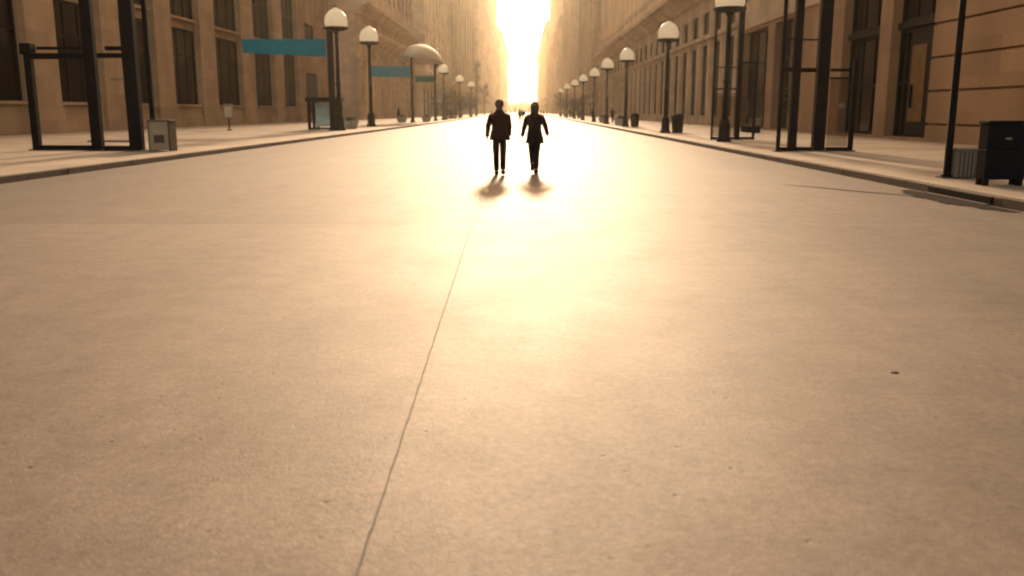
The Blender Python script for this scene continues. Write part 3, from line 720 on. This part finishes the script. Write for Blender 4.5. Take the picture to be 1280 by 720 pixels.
def person(label, loc, rz, sc=1.0, pose=None, coat='coat', hem=.84, hair='hair', long_hair=False, broad=1.0, legs='jeans', group=None):
    P = dict(el_l=(-.265, -.05, 1.16), wr_l=(-.285, .06, .93), el_r=(.265, -.05, 1.16), wr_r=(.285, .05, .93),
             kn_l=(-.09, .07, .51), an_l=(-.085, -.03, .1), to_l=(-.10, .16, .035), kn_r=(.09, .06, .52), an_r=(.09, -.02, .1), to_r=(.10, .17, .035))
    P.update(pose or {}); P = {k: Vector(v) for k, v in P.items()}
    P['wr_l'].x *= .93; P['wr_r'].x *= .93; P['el_l'].x *= .95; P['el_r'].x *= .95
    sh = .185 * broad
    o = thing('person', label, 'person', loc, rz, group); o.scale = (sc, sc, sc)
    C = lambda *a: Vector(a)
    body = [[('pel', C(0, 0, .95), (.135 * broad, .10)), ('sp', C(0, .0, 1.13), (.12 * broad, .09)), ('ch', C(0, .0, 1.33), (.145 * broad, .10)), ('up', C(0, 0, 1.45), (.085, .065)), ('nk', C(0, .01, 1.53), .052),
             ('hb', C(0, .025, 1.60), (.062, .075)), ('hm', C(0, .02, 1.67), (.075, .092)), ('ht', C(0, .005, 1.745), (.058, .07))]]
    for s, q in ((-1, 'l'), (1, 'r')):
        e, w = P['el_' + q], P['wr_' + q]; d = (w - e).normalized()
        body.append([('up', C(0, 0, 1.45), .08), ('s' + q, C(s * sh, 0, 1.435), .062), ('e' + q, e, .042), ('w' + q, w, .028), ('h' + q, w + d * .09, (.036, .018))])
        k, a, t_ = P['kn_' + q], P['an_' + q], P['to_' + q]
        body.append([('pel', C(0, 0, .95), .1), ('hip' + q, C(s * .09, 0, .88), .088), ('k' + q, k, .055), ('a' + q, a, .038), ('f' + q, a + (t_ - a) * .5 + C(0, 0, -.015), .042), ('t' + q, t_, .03)])
    me = skin_mesh(body, 'body', 2, 'pel')
    # facial features and fingers join the one body mesh
    bm = bmesh.new(); bm.from_mesh(me); f = MB(); f.b.free(); f.b = bm
    f.ball((0, .118, 1.655), (.014, .02, .022), 8); f.ball((0, .105, 1.612), (.026, .012, .008), 8)
    for s in (-1, 1): f.ball((s * .03, .098, 1.682), (.013, .01, .008), 8); f.ball((s * .078, .01, 1.66), (.012, .022, .034), 8)
    for s, q in ((-1, 'l'), (1, 'r')):
        e, w = P['el_' + q], P['wr_' + q]; d = (w - e).normalized(); sd = Vector((0, 1, 0)); sd = (sd - d * sd.dot(d)).normalized(); inn = Vector((-s, 0, 0))
        for i, ln in enumerate((.068, .08, .074, .055)):
            p0 = w + d * .085 + sd * (.027 - .018 * i); p1 = p0 + d * ln * .55; p2 = p1 + (d * .8 + inn * .5).normalized() * ln * .5
            f.tube([p0, p1, p2], [.0095, .0088, .0065], 6)
        p0 = w + d * .03 + sd * .022; f.tube([p0, p0 + (d + sd * .9).normalized() * .045, p0 + (d * 1.3 + sd * .6).normalized() * .08], [.011, .010, .007], 6)
    bm.to_mesh(me); bm.free(); me.materials.append(M['skin'])
    for p in me.polygons: p.use_smooth = True
    bo = bpy.data.objects.new('body', me); COL.objects.link(bo); bo.parent = o
    # coat: torso, skirt and sleeves
    jb = MB(); SG = 28; rings = []
    prof = [(hem, .222, .160), (hem + .004, .232, .168), ((hem + 1.0) / 2, .214, .155), (1.0, .192, .140), (1.10, .172, .126), (1.20, .170, .124), (1.31, .190, .134), (1.40, .188, .126), (1.455, .150, .106), (1.495, .108, .088), (1.53, .082, .080), (1.56, .078, .080)]
    for zi, (z, rx, ry) in enumerate(prof):
        ring = []
        for k in range(SG):
            q = 2 * math.pi * k / SG; lo = max(0, min(1, (1.3 - z) / .4))
            f = 1 + .035 * lo * math.sin(q * 5 + z * 9) + .02 * math.sin(q * 3 + z * 23)
            ring.append(jb.b.verts.new((rx * broad * f * math.cos(q), ry * f * math.sin(q) - .01 * lo, z + .006 * lo * math.sin(q * 4))))
        rings.append(ring)
    for A_, B_ in zip(rings, rings[1:]):
        for k in range(SG): jb.b.faces.new((A_[k], A_[(k + 1) % SG], B_[(k + 1) % SG], B_[k]))
    jb.b.faces.new(rings[0][::-1])
    for s, q in ((-1, 'l'), (1, 'r')):
        e, w = P['el_' + q], P['wr_' + q]; s0 = C(s * sh * .60, 0, 1.42); s1 = C(s * sh * .98, -.005, 1.385); s2 = s1.lerp(e, .45)
        jb.tube([s0, s1, s2, s2.lerp(e, .8), e, e.lerp(w, .15), e.lerp(w, .6), w], [.066, .078, .074, .064, .066, .060, .052, .048], 14, ref=(0, 1, 0))
    jb.build('coat', coat, o, True)
    tr = [[('w', C(0, 0, 1.0), (.14 * broad, .11)), ('pel', C(0, 0, .92), (.15 * broad, .115))]]
    for s, q in ((-1, 'l'), (1, 'r')):
        k, a = P['kn_' + q], P['an_' + q]
        tr.append([('pel', C(0, 0, .92), .12), ('hip' + q, C(s * .09, 0, .83), .11), ('k' + q, k, .076), ('a' + q, a + C(0, 0, -.015), .068)])
    m3 = skin_mesh(tr, 'trousers', 2, 'pel'); m3.materials.append(M[legs]); q_ = bpy.data.objects.new('trousers', m3); COL.objects.link(q_); q_.parent = o
    for q in 'lr':
        a, t_ = P['an_' + q], P['to_' + q]; fw = (t_ - a); fw.z = 0; fw.normalize(); b2 = a - fw * .05; b2.z = a.z - .06
        m4 = skin_mesh([[('b', b2, .055), ('m', (a + t_) / 2 + C(0, 0, -.02), (.062, .055)), ('t', t_ + fw * .07, (.058, .04))], [('m', (a + t_) / 2, .05), ('an', a + C(0, 0, .01), .06)]], 'shoe', 1)
        m4.materials.append(M['shoe']); q_ = bpy.data.objects.new('shoe', m4); COL.objects.link(q_); q_.parent = o
    h = MB(); h.ball((0, -.012, 1.685), (.108, .118, .115), 16)
    for v in h.b.verts:
        if v.co.y > .05 and v.co.z < 1.72: v.co.y = .05 - (1.72 - v.co.z) * .35
        v.co += Vector((random.uniform(-1, 1), random.uniform(-1, 1), random.uniform(-1, 1))) * .005
    else_nape = [(0, -.035, 1.67), (0, -.05, 1.60), (0, -.05, 1.55)]
    if not long_hair: h.tube(else_nape, [.085, .08, .06], 12)
    if long_hair: h.tube([(0, -.03, 1.70), (0, -.07, 1.60), (0, -.10, 1.50), (0, -.115, 1.40)], [.10, .105, .085, .03], 12)
    h.build('hair', hair, o, True)
    return o
walk2 = dict(el_l=(-.27, -.02, 1.18), wr_l=(-.33, .10, .96), el_r=(.28, -.06, 1.19), wr_r=(.35, .02, .98),
             kn_l=(-.075, .12, .55), an_l=(-.05, -.20, .27), to_l=(-.05, -.12, .08), kn_r=(.05, .03, .51), an_r=(.045, -.02, .1), to_r=(.05, .18, .035))
walk1 = dict(el_l=(-.28, -.06, 1.18), wr_l=(-.315, .0, .93), el_r=(.25, .0, 1.16), wr_r=(.25, .14, .96),
             kn_l=(-.085, .10, .52), an_l=(-.075, .07, .10), to_l=(-.08, .26, .045), kn_r=(.085, .02, .52), an_r=(.085, -.18, .14), to_r=(.09, -.03, .04))
p1 = person('person with brown hair in dark jacket and trousers, left of two walking mid-road', (-.58, 21.3, 0), 0, .99, walk1, 'coat2', .84, 'hair', False, 1.08)
p2 = person('person with black hair in longer dark coat, right of two walking mid-road', (.26, 21.9, 0), 0, .965, walk2, 'coat', .76, 'hairb', True, 1.0)
G = 'distant pedestrians'
pd = person('distant person in grey coat walking mid-road between the two walkers', (-.55, 118, 0), 3.3, 1.0, walk1, 'coat4', .84, 'hair', False, 1.0, group=G)
def ped(src, x, y, rz, lb, sc, cm=None):
    c = copy_tree(src, (x, y, PZ if (x < KL or x > KR) else 0), rz, sc, lb); c['group'] = G
    if cm:
        for ch in [q for q in bpy.data.objects if q.parent is c and q.name.startswith('coat')]:
            ch.material_slots[0].link = 'OBJECT'; ch.material_slots[0].material = M[cm]
    return c
ped(p1, -.2, 150, .1, 'distant person in maroon coat far down the middle of the road', 1.0)
ped(p2, -17.0, 122, 1.4, 'distant person in dark coat by the canopy on the left pavement', 1.0)
ped(p1, -12.4, 152, 3.0, 'distant person in brown coat beside the lamp past the canopy', 1.0, 'coat3')
ped(p2, -13.6, 168, .2, 'distant person in dark coat by the farthest left planter', 1.0)
ped(pd, -14.6, 186, 2.6, 'distant person in maroon coat past the planters on the left pavement', 1.02, 'coat2')
ped(p1, -12.0, 203, .4, 'distant person in dark coat near the farthest left lamp', .98, 'coat')
ped(p2, 10.4, 106, 3.1, 'distant person in dark coat near the farthest right planter', 1.0)
ped(p1, 10.8, 142, .1, 'distant person in brown coat by the fourth lamp past the bin', 1.0, 'coat3')
ped(pd, 9.9, 156, 3.0, 'distant person in grey coat between hazy right lamps', 1.0)
ped(p1, 11.0, 172, .3, 'distant person in maroon coat between the last two right lamps', 1.02)
for x, y, q_, lb in ((11.3, 181, 1.0, 'distant person walking close to the shop fronts past the last right lamps'),
                    (12.2, 188, .5, 'distant person nearest the wall of the buff building, far right pavement'),
                    (10.6, 210, 2.0, 'distant person before the last small lamp on the right pavement'),
                    (-14.2, 178, .7, 'distant person between the two hazy left lamps'),
                    (-15.5, 192, 1.8, 'distant person nearest the tower wall on the far left pavement'),
                    (-13.3, 226, .1, 'distant person just before the tall slim brown tree'),
                    (1.6, 196, 3.0, 'tiny distant person far down the right half of the road')):
    ped(p1 if x > 0 else p2, x, y, q_, lb, 1.0, 'coat3' if y % 2 else None)
for i in range(13):
    c = ped((p1, p2, pd)[i % 3], -9.2 + 1.35 * i + random.uniform(-.4, .4), random.uniform(228, 290), random.uniform(0, 6), 'tiny distant person in the dark row across the far road', random.uniform(.95, 1.05), 'coat3')
    c['group'] = 'row of people across the far road'
ped(p2, 10.0, 196, 2.8, 'distant person in dark coat farthest along the right pavement', 1.0)

# ------------------------------------------------------------------ shop awnings far down the street
def awning(label, x, y, sg):
    t = thing('awning', label, 'awning', (x, y, 0), group='dark red shop awnings far down the street')
    P = [(.0, 4.9), (2.3 * sg, 3.7), (2.3 * sg, 3.2), (2.26 * sg, 3.2), (2.26 * sg, 3.66), (0, 4.82)]
    MB().prism(P, 'y', 0, 8).build('cloth', 'awn', t)
    for yy in (.15, 7.85): MB().tube([(.05 * sg, yy, 3.4), (2.2 * sg, yy, 3.4)], .05, 6).build('arm', 'black', t)
    return t
O = ['nearest', 'second', 'third', 'fourth', 'fifth']
for bn, x, sg, y0, n_, st in (('pale fluted tower', -23.2, 1, 222, 5, 13), ('left brown tower', -22.2, 1, 298, 4, 24), ('right brown tower', 18.5, -1, 231, 4, 17), ('buff ribbed tower', 16.8, -1, 308, 3, 28)):
    for i in range(n_): awning('dark red awning at the foot of the %s, %s one of its row' % (bn, O[i]), x, y0 + i * st, sg)
# ------------------------------------------------------------------ haze
HZ = bpy.data.materials.new('haze_air'); HZ.use_nodes = True
n, l = HZ.node_tree.nodes, HZ.node_tree.links
n.remove(n['Principled BSDF'])
pv = n.new('ShaderNodeVolumePrincipled'); pv.inputs['Density'].default_value = 0.00011
pv.inputs['Color'].default_value = (.98, .91, .76, 1); pv.inputs['Anisotropy'].default_value = .84
l.new(pv.outputs[0], n['Material Output'].inputs['Volume'])
hb = MB().box(-1310, 1310, -140, 1510, -1.8, 165).build('haze', HZ); struct(hb, 'stuff')

# ------------------------------------------------------------------ light
SUN_EL, SUN_AZ = 14.5, 0.4           # azimuth in degrees right of the street axis (+Y)
W = bpy.data.worlds.new('World'); S.world = W; W.use_nodes = True
n, l = W.node_tree.nodes, W.node_tree.links
bg = n['Background']; sk = n.new('ShaderNodeTexSky'); sk.sky_type = 'NISHITA'; sk.sun_disc = False
sk.sun_elevation = R(SUN_EL); sk.sun_rotation = R(SUN_AZ); sk.altitude = 180; sk.air_density = 1.0; sk.dust_density = 5.0; sk.ozone_density = .6
mx = n.new('ShaderNodeMix'); mx.data_type = 'RGBA'; mx.blend_type = 'MULTIPLY'; mx.inputs['Factor'].default_value = 1
mx.inputs['B'].default_value = (1.0, .69, .45, 1)
l.new(sk.outputs[0], mx.inputs['A']); l.new(mx.outputs['Result'], bg.inputs['Color'])
bg.inputs['Strength'].default_value = .15
sd = bpy.data.lights.new('sun', 'SUN'); sd.energy = 2.0; sd.angle = R(3.5); sd.color = (1.0, .735, .475)
so = bpy.data.objects.new('sun', sd); COL.objects.link(so); so.location = (0, 0, 60)
dirv = Vector((math.sin(R(SUN_AZ)) * math.cos(R(SUN_EL)), math.cos(R(SUN_AZ)) * math.cos(R(SUN_EL)), math.sin(R(SUN_EL))))
so.rotation_euler = dirv.to_track_quat('Z', 'Y').to_euler()

# ------------------------------------------------------------------ camera
TH = math.atan(221 / 1107); YAW = math.atan(15 / 1107 * math.cos(TH))
cd = bpy.data.cameras.new('camera'); cam = bpy.data.objects.new('camera', cd); COL.objects.link(cam); S.camera = cam
cd.sensor_width = 36; cd.lens = 36 * 1107 / 1280; cd.clip_start = .1; cd.clip_end = 6000
cam.location = (0, 0, 1.5); cam.rotation_euler = (math.pi / 2 - TH, 0, YAW)
cd.dof.use_dof = True; cd.dof.focus_distance = 9.0; cd.dof.aperture_fstop = 2.0

S.view_settings.view_transform = 'Standard'; S.view_settings.look = 'None'
S.view_settings.exposure = 1.72; S.view_settings.gamma = 1.0
S.render.engine = 'CYCLES'
S.cycles.use_denoising = True; S.cycles.max_bounces = 8; S.cycles.volume_bounces = 1; S.cycles.transparent_max_bounces = 8
S.cycles.filter_width = 1.9; S.cycles.caustics_reflective = False; S.cycles.caustics_refractive = False
S.cycles.sample_clamp_indirect = 6.0
